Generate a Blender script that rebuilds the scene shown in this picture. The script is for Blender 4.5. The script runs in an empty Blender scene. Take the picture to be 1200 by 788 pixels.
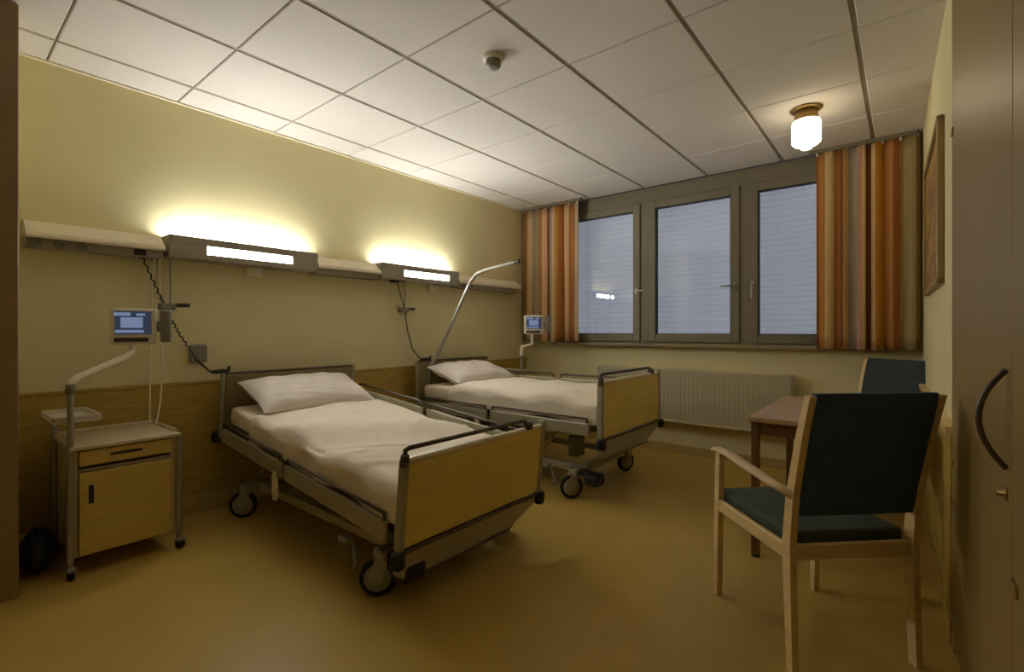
import bpy, bmesh, math, random
from mathutils import Vector, Matrix
random.seed(7)
R = math.radians
scene = bpy.context.scene
COL = scene.collection

# ------------------------------------------------------------------ camera, world, exposure
F_PX = 565.0
cam_d = bpy.data.cameras.new('camera'); cam = bpy.data.objects.new('camera', cam_d); COL.objects.link(cam)
cam.location = (0, 0, 1.19)
cam.rotation_euler = (R(90), 0, 0.683)
cam_d.sensor_fit = 'HORIZONTAL'; cam_d.sensor_width = 36.0
cam_d.lens = 36.0 * F_PX / 1200.0
cam_d.shift_y = -6.0 / 1200.0
cam_d.clip_start = 0.02; cam_d.clip_end = 100
scene.camera = cam

world = bpy.data.worlds.new('dusk'); scene.world = world; world.use_nodes = True
wb = world.node_tree.nodes['Background']
wb.inputs[0].default_value = (1.0, 0.93, 0.93, 1); wb.inputs[1].default_value = 3.1
scene.view_settings.view_transform = 'Standard'
scene.view_settings.look = 'None'
scene.view_settings.exposure = 0.0
scene.view_settings.gamma = 1.0
scene.view_settings.use_curve_mapping = False
scene.cycles.use_denoising = True
scene.cycles.max_bounces = 12; scene.cycles.diffuse_bounces = 6
scene.cycles.sample_clamp_indirect = 6.0

UP_LIGHT = 124.0      # emission strength of the lamp tubes facing the ceiling
FRONT_LIGHT = 112.0     # emission of the front diffusers
GLOBE = 7.5
WARM = (1.0, 1.0, 0.995)

# room measures
XL, YW, YB, ZC = -3.60, 4.70, -1.60, 2.65
def XR(y): return 0.103 + (4.78 - y) * 0.0216
RROT = math.atan(0.0216)

# ------------------------------------------------------------------ materials
def lin(c):
    return tuple(((v/255)/12.92 if v/255 <= 0.04045 else (((v/255)+0.055)/1.055)**2.4) for v in c) + (1,)
MATS = {}
def mat(name, rgb, rough=0.5, metal=0.0, var=0.06, scale=8.0, bump=0.0, bscale=120.0, stretch=(1,1,1), trans=0.0, spec=0.5, rgb2=None):
    m = bpy.data.materials.new(name); m.use_nodes = True
    nt = m.node_tree; N = nt.nodes; L = nt.links
    b = N['Principled BSDF']
    tc = N.new('ShaderNodeTexCoord'); mp = N.new('ShaderNodeMapping'); mp.inputs['Scale'].default_value = stretch
    L.new(tc.outputs['Object'], mp.inputs[0])
    nz = N.new('ShaderNodeTexNoise'); nz.inputs['Scale'].default_value = scale; nz.inputs['Detail'].default_value = 5
    L.new(mp.outputs[0], nz.inputs['Vector'])
    rp = N.new('ShaderNodeValToRGB')
    c = lin(rgb); c2 = lin(rgb2) if rgb2 else tuple(min(1, v*(1+var)) for v in c[:3]) + (1,)
    c1 = tuple(v*(1-var) for v in c[:3]) + (1,)
    rp.color_ramp.elements[0].position = 0.3; rp.color_ramp.elements[0].color = c1
    rp.color_ramp.elements[1].position = 0.7; rp.color_ramp.elements[1].color = c2
    L.new(nz.outputs['Fac'], rp.inputs[0]); L.new(rp.outputs[0], b.inputs['Base Color'])
    b.inputs['Roughness'].default_value = rough; b.inputs['Metallic'].default_value = metal
    b.inputs['Specular IOR Level'].default_value = spec
    if bump:
        n2 = N.new('ShaderNodeTexNoise'); n2.inputs['Scale'].default_value = bscale; n2.inputs['Detail'].default_value = 3
        L.new(mp.outputs[0], n2.inputs['Vector'])
        bp = N.new('ShaderNodeBump'); bp.inputs['Strength'].default_value = bump; bp.inputs['Distance'].default_value = 0.004
        L.new(n2.outputs['Fac'], bp.inputs['Height']); L.new(bp.outputs[0], b.inputs['Normal'])
    MATS[name] = m
    return m
def emit(name, rgb, strength, base=(0.8, 0.8, 0.8)):
    m = bpy.data.materials.new(name); m.use_nodes = True
    N = m.node_tree.nodes; b = N['Principled BSDF']
    b.inputs['Base Color'].default_value = tuple(base) + (1,)
    b.inputs['Emission Color'].default_value = tuple(rgb) + (1,); b.inputs['Emission Strength'].default_value = strength
    MATS[name] = m; return m

M = MATS
mat('wall_paint', (228, 219, 172), 0.75, var=0.02, scale=3, bump=0.15, bscale=260, spec=0.25)
mat('ceiling_tile', (224, 219, 212), 0.9, var=0.035, scale=60, bump=0.3, bscale=300, spec=0.1)
mat('ceiling_rail', (150, 140, 122), 0.6, var=0.02)
mat('dark_void', (30, 26, 20), 0.9)
mat('vinyl_floor', (192, 161, 80), 0.36, var=0.07, scale=2.2, bump=0.05, bscale=90, spec=0.3, rgb2=(199, 168, 86))
mat('dado_wood', (178, 150, 70), 0.5, var=0.14, scale=5, stretch=(1, 1, 9), bump=0.05)
mat('beech', (226, 198, 142), 0.42, var=0.12, scale=6, stretch=(1, 1, 6), bump=0.04)
mat('arm_beech', (216, 186, 142), 0.38, var=0.10, scale=8, stretch=(4, 1, 1))
mat('ward_wood', (142, 121, 70), 0.42, var=0.06, scale=3, stretch=(1, 1, 0.25), bump=0.03, bscale=60)
mat('ward_edge', (176, 152, 96), 0.45, var=0.05)
mat('door_wood', (206, 158, 84), 0.4, var=0.15, scale=4, stretch=(4, 4, 0.5), bump=0.04)
mat('door_frame', (150, 124, 84), 0.45, var=0.08)
mat('bed_wood', (228, 204, 116), 0.42, var=0.06, scale=4, stretch=(1, 1, 5))
mat('head_wood', (140, 124, 84), 0.45, var=0.06)
mat('steel', (168, 164, 150), 0.35, metal=0.55, var=0.05)
mat('bed_metal', (170, 164, 140), 0.42, metal=0.25, var=0.05)
mat('bed_metal_dark', (84, 72, 58), 0.45, metal=0.3, var=0.08)
mat('black_rubber', (22, 20, 20), 0.6, var=0.1)
mat('blue_black', (30, 34, 44), 0.5, var=0.1)
mat('castor_grey', (150, 146, 132), 0.45, var=0.05)
mat('white_plastic', (220, 212, 194), 0.4, var=0.02)
mat('grey_plastic', (132, 126, 112), 0.5, var=0.04)
mat('rail_grey', (160, 152, 134), 0.45, metal=0.2, var=0.04)
mat('rail_cover', (238, 228, 202), 0.4, var=0.02)
mat('linen', (240, 229, 210), 0.85, var=0.03, scale=14, bump=0.35, bscale=55, spec=0.15)
mat('pillow_linen', (240, 231, 222), 0.85, var=0.03, scale=10, bump=0.3, bscale=40, spec=0.15)
mat('ns_top', (208, 194, 156), 0.4, var=0.04)
mat('ns_wood', (208, 182, 98), 0.45, var=0.07, scale=4, stretch=(1, 1, 5))
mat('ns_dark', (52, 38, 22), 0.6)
mat('window_frame', (122, 114, 94), 0.45, var=0.04)
mat('gasket', (44, 48, 56), 0.5)
mat('sill', (140, 122, 92), 0.45, var=0.05)
mat('radiator', (184, 176, 148), 0.45, var=0.02, spec=0.3)
mat('radiator_lip', (206, 194, 156), 0.4, var=0.02)
mat('table_top', (184, 152, 114), 0.3, var=0.08, scale=5, stretch=(5, 1, 1))
mat('table_leg', (112, 78, 40), 0.45, var=0.1)
mat('seat_fabric', (72, 80, 72), 0.8, var=0.12, scale=50, bump=0.3, bscale=400, spec=0.2)
mat('back_fabric', (66, 84, 118), 0.8, var=0.15, scale=50, bump=0.3, bscale=400, spec=0.2)
mat('back_fabric_lit', (64, 74, 74), 0.8, var=0.12, scale=50, bump=0.3, bscale=400, spec=0.2)  # same back fabric, its lit front put into the colour
mat('picture_frame', (156, 134, 84), 0.45, var=0.1)
mat('brass', (150, 124, 70), 0.35, metal=0.7)
mat('baseboard', (186, 164, 104), 0.5, var=0.05)
mat('dark_bag', (34, 36, 42), 0.7, var=0.2, bump=0.4, bscale=20)
mat('screen_glass', (14, 18, 28), 0.15)
emit('tube_up', WARM, UP_LIGHT)
emit('tube_front', (1.0, 0.985, 0.94), FRONT_LIGHT)
emit('globe_glow', (1.0, 0.84, 0.58), GLOBE)
emit('screen_glow', (0.34, 0.44, 0.72), 0.45, (0.04, 0.05, 0.07))
emit('screen_glow_dark', (0.10, 0.14, 0.26), 0.22, (0.03, 0.03, 0.04))

def slat_material():
    m = bpy.data.materials.new('shutter_slat'); m.use_nodes = True
    nt = m.node_tree; N = nt.nodes; L = nt.links; N.remove(N['Principled BSDF'])
    out = N['Material Output']
    d = N.new('ShaderNodeBsdfDiffuse'); t = N.new('ShaderNodeBsdfTranslucent'); mx = N.new('ShaderNodeMixShader')
    tc = N.new('ShaderNodeTexCoord'); nz = N.new('ShaderNodeTexNoise'); nz.inputs['Scale'].default_value = 6
    rp = N.new('ShaderNodeValToRGB'); rp.color_ramp.elements[0].color = lin((190, 196, 206)); rp.color_ramp.elements[1].color = lin((206, 210, 216))
    L.new(tc.outputs['Object'], nz.inputs['Vector']); L.new(nz.outputs['Fac'], rp.inputs[0])
    L.new(rp.outputs[0], d.inputs[0]); L.new(rp.outputs[0], t.inputs[0])
    mx.inputs[0].default_value = 0.5
    L.new(d.outputs[0], mx.inputs[1]); L.new(t.outputs[0], mx.inputs[2]); L.new(mx.outputs[0], out.inputs[0])
    M['shutter_slat'] = m
slat_material()
def glass_material():
    m = bpy.data.materials.new('pane_glass'); m.use_nodes = True
    nt = m.node_tree; N = nt.nodes; L = nt.links; N.remove(N['Principled BSDF'])
    out = N['Material Output']
    tr = N.new('ShaderNodeBsdfTransparent'); tr.inputs[0].default_value = (0.93, 0.95, 0.96, 1)
    gl = N.new('ShaderNodeBsdfGlossy'); gl.inputs['Roughness'].default_value = 0.015
    lw = N.new('ShaderNodeLayerWeight'); lw.inputs['Blend'].default_value = 0.5
    pw = N.new('ShaderNodeMath'); pw.operation = 'POWER'; pw.inputs[1].default_value = 5.0; L.new(lw.outputs['Facing'], pw.inputs[0])
    fr = N.new('ShaderNodeMath'); fr.operation = 'MULTIPLY_ADD'; fr.inputs[1].default_value = 0.93; fr.inputs[2].default_value = 0.065; L.new(pw.outputs[0], fr.inputs[0])
    mx = N.new('ShaderNodeMixShader')
    L.new(fr.outputs[0], mx.inputs[0]); L.new(tr.outputs[0], mx.inputs[1]); L.new(gl.outputs[0], mx.inputs[2]); L.new(mx.outputs[0], out.inputs[0])
    M['pane_glass'] = m
glass_material()
def stripes_material(name, stops):
    m = bpy.data.materials.new(name); m.use_nodes = True
    nt = m.node_tree; N = nt.nodes; L = nt.links; b = N['Principled BSDF']
    uv = N.new('ShaderNodeUVMap'); uv.uv_map = 'cloth'
    sp = N.new('ShaderNodeSeparateXYZ'); L.new(uv.outputs[0], sp.inputs[0])
    rp = N.new('ShaderNodeValToRGB'); cr = rp.color_ramp; cr.interpolation = 'CONSTANT'
    cr.elements[0].position = 0; cr.elements[0].color = lin(stops[0][1])
    cr.elements[1].position = stops[1][0]; cr.elements[1].color = lin(stops[1][1])
    for p, c in stops[2:]:
        e = cr.elements.new(p); e.color = lin(c)
    L.new(sp.outputs[0], rp.inputs[0])
    nz = N.new('ShaderNodeTexNoise'); nz.inputs['Scale'].default_value = 300
    bp = N.new('ShaderNodeBump'); bp.inputs['Strength'].default_value = 0.2; bp.inputs['Distance'].default_value = 0.002
    L.new(nz.outputs['Fac'], bp.inputs['Height']); L.new(bp.outputs[0], b.inputs['Normal'])
    L.new(rp.outputs[0], b.inputs['Base Color']); b.inputs['Roughness'].default_value = 0.85
    b.inputs['Specular IOR Level'].default_value = 0.15
    M[name] = m

# ------------------------------------------------------------------ mesh helpers
class MB:
    """collects shapes; build() links them as one mesh object"""
    def __init__(s): s.v = []; s.f = []; s.mi = []; s.sm = []; s.cur = 0
    def add(s, verts, faces, smooth=False):
        o = len(s.v); s.v += [tuple(v) for v in verts]
        for f in faces:
            s.f.append([i + o for i in f]); s.mi.append(s.cur); s.sm.append(smooth)
        return s
    def bmadd(s, bm, smooth=False):
        bm.verts.index_update()
        s.add([v.co.copy() for v in bm.verts], [[v.index for v in f.verts] for f in bm.faces], smooth); bm.free(); return s
    def box(s, a, b, bev=0.0, rot=None, seg=1, smooth=False):
        a = Vector(a); b = Vector(b); c = (a + b) / 2; d = Vector([abs(b[i]-a[i]) for i in range(3)])
        bm = bmesh.new(); bmesh.ops.create_cube(bm, size=1.0)
        for v in bm.verts: v.co = Vector((v.co.x*d.x, v.co.y*d.y, v.co.z*d.z))
        if bev > 0: bmesh.ops.bevel(bm, geom=bm.edges[:], offset=min(bev, 0.45*min(d)), segments=seg, affect='EDGES', profile=0.5)
        for v in bm.verts:
            if rot is not None: v.co = rot @ v.co
            v.co += c
        return s.bmadd(bm, smooth)
    def prism(s, poly, axis, lo, hi):
        """extrude a 2-D polygon; axis 0/1/2 is the extrusion axis"""
        n = len(poly); vs = []
        for w in (lo, hi):
            for p, q in poly:
                vs.append((w, p, q) if axis == 0 else ((p, w, q) if axis == 1 else (p, q, w)))
        fs = [list(range(n))[::-1], list(range(n, 2*n))] + [[i, (i+1) % n, n+(i+1) % n, n+i] for i in range(n)]
        return s.add(vs, fs)
    def tube(s, pts, r, n=10, cap=True, radii=None):
        pts = [Vector(p) for p in pts]; m = len(pts); vs = []; fs = []
        t0 = (pts[1]-pts[0]).normalized()
        up = Vector((0, 0, 1)) if abs(t0.z) < 0.9 else Vector((1, 0, 0))
        u = t0.cross(up).normalized()
        for i, p in enumerate(pts):
            if i == 0: t = t0
            elif i == m-1: t = (pts[i]-pts[i-1]).normalized()
            else: t = ((pts[i]-pts[i-1]).normalized() + (pts[i+1]-pts[i]).normalized()).normalized()
            u = (u - t*u.dot(t)).normalized(); w = t.cross(u)
            rr = radii[i] if radii else r
            for k in range(n):
                a = 2*math.pi*k/n; vs.append(p + u*math.cos(a)*rr + w*math.sin(a)*rr)
        for i in range(m-1):
            for k in range(n):
                fs.append([i*n+k, i*n+(k+1) % n, (i+1)*n+(k+1) % n, (i+1)*n+k])
        s.add(vs, fs, True)
        if cap: s.add(vs[:n], [list(range(n))[::-1]]); s.add(vs[-n:], [list(range(n))])
        return s
    def lathe(s, prof, c=(0, 0, 0), n=24, axis='z', smooth=True):
        """prof: list of (radius, height)"""
        vs = []; fs = []
        for r, h in prof:
            for k in range(n):
                a = 2*math.pi*k/n; x, y = r*math.cos(a), r*math.sin(a)
                p = (x, y, h) if axis == 'z' else ((x, h, y) if axis == 'y' else (h, x, y))
                vs.append((p[0]+c[0], p[1]+c[1], p[2]+c[2]))
        for i in range(len(prof)-1):
            for k in range(n):
                fs.append([i*n+k, i*n+(k+1) % n, (i+1)*n+(k+1) % n, (i+1)*n+k])
        fs.append(list(range(n))[::-1]); fs.append([(len(prof)-1)*n+k for k in range(n)])
        return s.add(vs, fs, smooth)
    def xf(s, fn): s.v = [tuple(fn(Vector(v))) for v in s.v]; return s
    def build(s, name, mats, parent=None, loc=None, recenter=None):
        me = bpy.data.meshes.new(name)
        me.from_pydata(s.v, [], s.f)
        if not isinstance(mats, (list, tuple)): mats = [mats]
        for m in mats: me.materials.append(M[m])
        me.polygons.foreach_set('material_index', s.mi); me.polygons.foreach_set('use_smooth', s.sm)
        me.update()
        bm = bmesh.new(); bm.from_mesh(me); bmesh.ops.recalc_face_normals(bm, faces=bm.faces[:]); bm.to_mesh(me); bm.free()
        o = bpy.data.objects.new(name, me); COL.objects.link(o)
        if parent is not None: o.parent = parent
        if loc is not None: o.location = loc
        return o
def thing(name, label, cat, loc=(0, 0, 0), rz=0, group=None):
    o = bpy.data.objects.new(name, None); COL.objects.link(o); o.empty_display_size = 0.1
    o.location = loc; o.rotation_euler = (0, 0, rz); o['label'] = label; o['category'] = cat
    if group: o['group'] = group
    return o
def tag(o, label, cat, group=None):
    o['label'] = label; o['category'] = cat
    if group: o['group'] = group
    return o
def struct(o): o['kind'] = 'structure'; return o
def part_label(o, l): o['label'] = l; return o
def dup(root, loc, rz, label=None):
    r = root.copy(); COL.objects.link(r); r.location = loc; r.rotation_euler = (0, 0, rz)
    if label: r['label'] = label
    for ch in list(root.children):
        c = ch.copy(); COL.objects.link(c); c.parent = r
        for g in ch.children:
            d = g.copy(); COL.objects.link(d); d.parent = c
    return r
def arc(c, r, a0, a1, n, plane='xz'):
    out = []
    for i in range(n+1):
        a = a0 + (a1-a0)*i/n; p, q = r*math.cos(a), r*math.sin(a)
        out.append((c[0]+p, c[1], c[2]+q) if plane == 'xz' else ((c[0], c[1]+p, c[2]+q) if plane == 'yz' else (c[0]+p, c[1]+q, c[2])))
    return out
def bez(p0, p1, p2, p3, n=12):
    p0, p1, p2, p3 = map(Vector, (p0, p1, p2, p3)); o = []
    for i in range(n+1):
        t = i/n; o.append(p0*(1-t)**3 + p1*3*t*(1-t)**2 + p2*3*t*t*(1-t) + p3*t**3)
    return o

# ------------------------------------------------------------------ room shell
struct(MB().box((-3.9, YB-0.2, -0.12), (1.2, YW+0.3, 0)).build('floor', 'vinyl_floor'))
wl = struct(MB().box((XL-0.15, YB, 0), (XL, YW+0.2, ZC+0.15)).build('wall_left', 'wall_paint'))
struct(MB().box((XL-0.15, YB-0.15, 0), (1.0, YB, ZC+0.15)).build('wall_back', 'wall_paint'))
# window wall with its opening
WX0, WX1, WZ0 = -3.14, -0.06, 1.06
ww = MB()
ww.box((XL, YW, 0), (0.5, YW+0.25, WZ0))
ww.box((XL, YW, WZ0), (WX0, YW+0.25, ZC+0.15)); ww.box((WX1, YW, WZ0), (0.5, YW+0.25, ZC+0.15))
struct(ww.build('wall_window', 'wall_paint'))
# right wall turns very slightly towards the window; cupboard niche nearer the camera
WARD_Y = 2.44
def rp(y, off=0.0): return (XR(y) + off, y)
wr = MB(); wr.prism([rp(WARD_Y), rp(YW+0.05), (0.6, YW+0.05), (0.6, WARD_Y)], 2, 0, ZC+0.15)
struct(wr.build('wall_right', 'wall_paint'))
struct(MB().box((0.85, YB, 0), (1.0, WARD_Y+0.1, ZC+0.15)).build('wall_niche', 'wall_paint'))
# partition of the bathroom at the left with its door
wf = MB(); PX = -3.075
wf.box((XL, 0.14, 0), (PX-0.02, 0.275, ZC+0.02)); wf.box((PX-0.12, YB, 2.25), (PX-0.02, 0.14, ZC+0.02)); wf.box((PX-0.12, YB, 0), (PX-0.02, -0.85, 2.25))
struct(wf.build('wall_bathroom', 'wall_paint'))
d1 = struct(bpy.data.objects.new('door_1', None)); COL.objects.link(d1); d1.location = (PX, 0.25, 0)
MB().box((-0.05, -1.02, 0.005), (-0.012, -0.045, 2.02), 0.003).build('door_leaf', 'door_wood', d1)
MB().box((-0.05, -1.02, 2.035), (-0.012, -0.045, 2.60), 0.003).build('transom_panel', 'door_wood', d1)
dfm = MB(); dfm.box((-0.09, -0.03, 0), (0.012, 0.03, ZC-0.002), 0.004); dfm.box((-0.09, -1.09, 0), (0.012, -1.035, ZC-0.002), 0.004); dfm.box((-0.09, -1.035, 2.61), (0.012, -0.03, ZC-0.002), 0.004)
dfm.build('door_frame', 'door_frame', d1)
dh = MB(); dh.tube([(-0.012, -0.93, 1.05), (0.04, -0.93, 1.05), (0.045, -0.90, 1.05), (0.045, -0.81, 1.05)], 0.009); dh.build('door_handle', 'steel', d1)

# ceiling: slab above coloured as joint shade, visible rails and every tile
ceil = struct(MB().box((XL-0.15, YB-0.15, ZC+0.03), (1.0, YW+0.3, ZC+0.15)).build('ceiling', 'dark_void'))
GX0, GY0, GP = -3.31, 0.434, 0.6055
tile_cache = {}
nx0, nx1 = -1, 7; ny0, ny1 = -4, 7
xs = [XL-0.02] + [GX0 + GP*1.0325*i for i in range(0, 7)] + [0.95]
ys = [YB-0.02] + [GY0 + GP*j for j in range(-3, 8)] + [YW-0.005]
for i in range(len(xs)-1):
    for j in range(len(ys)-1):
        w = xs[i+1]-xs[i]-0.022; d = ys[j+1]-ys[j]-0.008
        if w < 0.05 or d < 0.05: continue
        key = (round(w, 3), round(d, 3))
        if key not in tile_cache:
            o = MB().box((-w/2, -d/2, 0), (w/2, d/2, 0.022), 0.004).build('ceiling_tile', 'ceiling_tile', ceil); tile_cache[key] = o
        else:
            o = tile_cache[key].copy(); COL.objects.link(o)
        o.location = ((xs[i]+xs[i+1])/2, (ys[j]+ys[j+1])/2, ZC)
for x in xs[1:-1]:
    MB().box((x-0.011, YB, ZC+0.006), (x+0.011, YW, ZC+0.028)).build('ceiling_rail', 'ceiling_rail', ceil)
for y in ys[1:-1]:
    MB().box((XL, y-0.008, ZC+0.012), (0.95, y+0.008, ZC+0.029)).build('ceiling_rail', 'ceiling_rail', ceil)
struct(MB().box((XL, 0.28, ZC-0.012), (XL+0.018, YW, ZC+0.0), 0.002).build('trim_1', 'rail_cover'))

# dado, baseboards
da = MB(); 
tr2 = struct(bpy.data.objects.new('trim_2', None)); COL.objects.link(tr2)
yy = 0.28
for k, w in enumerate((1.48, 1.48, 1.44)):
    MB().box((XL, yy+0.002, 0.13), (XL+0.018, yy+w-0.002, 0.84), 0.002).build('dado_panel', 'dado_wood', tr2); yy += w
MB().box((XL, 0.28, 0.84), (XL+0.024, YW, 0.862), 0.004).build('dado_cap', 'dado_wood', tr2)
struct(MB().box((XL, 0.28, 0), (XL+0.02, YW, 0.125), 0.004).build('baseboard_left', 'baseboard'))
tr3 = struct(bpy.data.objects.new('trim_3', None)); COL.objects.link(tr3)
for a, b in ((WARD_Y+0.02, 3.56), (3.564, YW-0.01)):
    MB().prism([rp(a, -0.018), rp(b, -0.018), rp(b, 0.002), rp(a, 0.002)], 2, 0.11, 0.80).build('dado_panel', 'dado_wood', tr3)
MB().prism([rp(WARD_Y+0.02, -0.034), rp(YW-0.01, -0.034), rp(YW-0.01, 0.002), rp(WARD_Y+0.02, 0.002)], 2, 0.80, 0.828).build('dado_cap', 'beech', tr3)
struct(MB().prism([rp(WARD_Y+0.02, -0.02), rp(YW-0.01, -0.02), rp(YW-0.01, 0.002), rp(WARD_Y+0.02, 0.002)], 2, 0, 0.10).build('baseboard_right', 'dado_wood'))
struct(MB().box((XL+0.03, YW-0.016, 0), (XR(YW)-0.03, YW, 0.075), 0.004).build('baseboard_window', 'baseboard'))

# ------------------------------------------------------------------ window with shutters
w1 = struct(bpy.data.objects.new('window_1', None)); COL.objects.link(w1); w1.location = ((WX0+WX1)/2, YW, WZ0)
def wm(x0, x1, z0, z1, y0, y1, bev=0.004):
    return ((x0-(WX0+WX1)/2, y0-YW, z0-WZ0), (x1-(WX0+WX1)/2, y1-YW, z1-WZ0), bev)
panes = [(-2.945, -2.195), (-1.955, -1.238), (-1.010, -0.260)]
PZ0, PZ1 = 1.155, 2.435
fr = MB()
fr.box(*wm(WX0, WX1, WZ0, WZ0+0.03, YW+0.015, YW+0.11)); fr.box(*wm(WX0, WX1, PZ1+0.07, ZC+0.005, YW+0.015, YW+0.11))
fr.box(*wm(WX0, panes[0][0]-0.072, WZ0, ZC, YW+0.015, YW+0.11)); fr.box(*wm(panes[2][1]+0.072, WX1, WZ0, ZC, YW+0.015, YW+0.11))
for a, b in ((panes[0][1], panes[1][0]), (panes[1][1], panes[2][0])):
    fr.box(*wm(a+0.072, b-0.072, WZ0+0.02, PZ1+0.08, YW+0.015, YW+0.11))
fr.build('window_frame', 'window_frame', w1)
for k, (a, b) in enumerate(panes):
    s = MB(); t = 0.075
    s.box(*wm(a-t, a, PZ0-t, PZ1+t, YW-0.005, YW+0.07)); s.box(*wm(b, b+t, PZ0-t, PZ1+t, YW-0.005, YW+0.07))
    s.box(*wm(a, b, PZ0-t, PZ0, YW-0.005, YW+0.07)); s.box(*wm(a, b, PZ1, PZ1+t, YW-0.005, YW+0.07))
    so = s.build('sash', 'window_frame', w1)
    g = MB(); q = 0.009
    for args in ((a-0.001, a+q, PZ0, PZ1), (b-q, b+0.001, PZ0, PZ1), (a, b, PZ0, PZ0+q), (a, b, PZ1-q, PZ1)):
        g.box(*wm(args[0], args[1], args[2], args[3], YW+0.02, YW+0.05, 0))
    g.build('gasket', 'gasket', so)
    MB().box(*wm(a, b, PZ0, PZ1, YW+0.034, YW+0.040, 0)).build('pane', 'pane_glass', so)
    hx = b+0.038 if k == 0 else a-0.038
    if k == 2: hx = a-0.038
    if k == 1: hx = b+0.038
    c = (hx-(WX0+WX1)/2, -0.005, 1.60-WZ0)
    h = MB(); h.box((c[0]-0.014, c[1]-0.012, c[2]-0.035), (c[0]+0.014, c[1]+0.004, c[2]+0.035), 0.004)
    if k == 2: pts = [(c[0], c[1]-0.01, c[2]), (c[0], c[1]-0.045, c[2]), (c[0], c[1]-0.05, c[2]-0.02), (c[0], c[1]-0.05, c[2]-0.12)]
    else: pts = [(c[0], c[1]-0.01, c[2]), (c[0], c[1]-0.045, c[2]), (c[0]+0.02*(1 if k == 0 else -1), c[1]-0.05, c[2]), (c[0]+0.11*(1 if k == 0 else -1), c[1]-0.05, c[2])]
    h.tube(pts, 0.008); h.build('handle', 'steel', so)
    sh = MB(); 
    sh.box(*wm(a-0.119, a-0.105, WZ0, 2.62, YW+0.17, YW+0.21, 0)); sh.box(*wm(b+0.105, b+0.119, WZ0, 2.62, YW+0.17, YW+0.21, 0))
    sho = sh.build('roller_shutter', 'window_frame', w1)
    n = 30; z = WZ0 + 0.01; pitch = 0.052; first = None
    cx = (a+b)/2-(WX0+WX1)/2; hw = (b-a)/2+0.110
    sl = MB(); prof = [(0.000, 0.0), (-0.007, 0.012), (-0.009, 0.025), (-0.007, 0.038), (0.0, 0.0530), (0.004, 0.0530), (-0.003, 0.038), (-0.005, 0.025), (-0.003, 0.012), (0.004, 0.0)]
    sl.prism(prof, 0, -hw, hw)
    first = sl.build('slat', 'shutter_slat', sho, (cx, 0.19, z-WZ0))
    for i in range(1, n):
        o = first.copy(); COL.objects.link(o); o.location = (cx, 0.19, z-WZ0+i*pitch)
sill = struct(MB().box((WX0-0.03, YW-0.10, 1.03), (WX1+0.02, YW+0.02, 1.058), 0.006, seg=2).build('trim_4', 'sill'))

# curtains
def curtain(name, x0, x1, y, z0, z1, folds, amp, stops, label, mname, ph=0.0, taper=0.0):
    stripes_material(mname, stops)
    nx, nz = folds*12, 14
    vs = []; uvs = []; fs = []
    for j in range(nz+1):
        tz = j/nz; z = z0 + (z1-z0)*tz
        for i in range(nx+1):
            t = i/nx
            a = amp*(0.55+0.45*(1-tz)) * (0.8+0.3*math.sin(9.1*t+ph))
            yy = y + a*math.sin(2*math.pi*folds*t + 0.5*math.sin(7*t+ph)) 
            xx = x0 + (x1-x0)*t + 0.008*math.sin(4*math.pi*folds*t+ph) + taper*(1-tz)*(t-0.5)
            vs.append((xx, yy, z + (0.004*math.sin(20*t) if j == 0 else 0))); uvs.append((t, tz))
    for j in range(nz):
        for i in range(nx):
            fs.append([j*(nx+1)+i, j*(nx+1)+i+1, (j+1)*(nx+1)+i+1, (j+1)*(nx+1)+i])
    c = thing(name, label, 'curtain', ((x0+x1)/2, y, z0), 0, 'striped curtains beside the window')
    off = Vector(c.location)
    me = bpy.data.meshes.new('cloth'); me.from_pydata([tuple(Vector(v)-off) for v in vs], [], fs)
    ul = me.uv_layers.new(name='cloth')
    for lp in me.loops: ul.data[lp.index].uv = uvs[lp.vertex_index]
    for p in me.polygons: p.use_smooth = True
    me.materials.append(M[mname]); o = bpy.data.objects.new('cloth', me); COL.objects.link(o); o.parent = c
    sd = o.modifiers.new('thickness', 'SOLIDIFY'); sd.thickness = 0.003
    for i in range(folds+1):
        x = x0 + (x1-x0)*i/folds
        x = min(max(x, x0+0.01), x1-0.01)
        MB().box((x-0.006-off.x, -0.004, z1-z0-0.02), (x+0.006-off.x, 0.004, z1-z0+0.004), 0).build('curtain_hook', 'white_plastic', c)
    return c
OR, DO, CR, PK, GY, BR, GO, BG = (184, 130, 78), (152, 98, 52), (216, 186, 140), (214, 168, 128), (164, 152, 138), (112, 68, 40), (180, 124, 48), (158, 142, 100)
left_stops = [(0, (150, 112, 62)), (.06, OR), (.11, CR), (.17, GY), (.25, (176, 160, 130)), (.29, OR), (.36, CR), (.41, PK), (.46, BR), (.50, GY), (.56, CR), (.61, GO), (.67, DO), (.76, PK), (.81, CR), (.85, OR), (.92, DO), (.96, (224, 206, 172))]
right_stops = [(0, OR), (.06, GO), (.11, CR), (.20, DO), (.26, BR), (.29, (170, 130, 80)), (.33, GY), (.43, (186, 140, 120)), (.47, CR), (.50, BR), (.555, CR), (.60, GO), (.68, OR), (.76, DO), (.82, (176, 140, 96)), (.86, BG), (.97, (120, 92, 48))]
curtain('curtain', -3.56, -2.79, YW-0.12, 1.07, 2.615, 7, 0.030, left_stops, 'orange and cream striped curtain left of the window, behind the far patient monitor', 'curtain_stripes_left', 0.4)
curtain('curtain', -0.555, 0.085, YW-0.135, 1.045, 2.615, 6, 0.030, right_stops, 'orange and beige striped curtain right of the window, behind the upholstered chairs', 'curtain_stripes_right', 2.1)
for x0, x1, w in ((XL+0.03, -2.75, 'left'), (-0.60, XR(YW)-0.03, 'right')):
    tag(MB().box((x0, YW-0.14, 2.62), (x1, YW-0.11, ZC+0.001), 0.003).build('curtain_track', 'window_frame'), f'slim grey curtain track under the ceiling above the {w} curtain', 'curtain track', 'curtain tracks')

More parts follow.
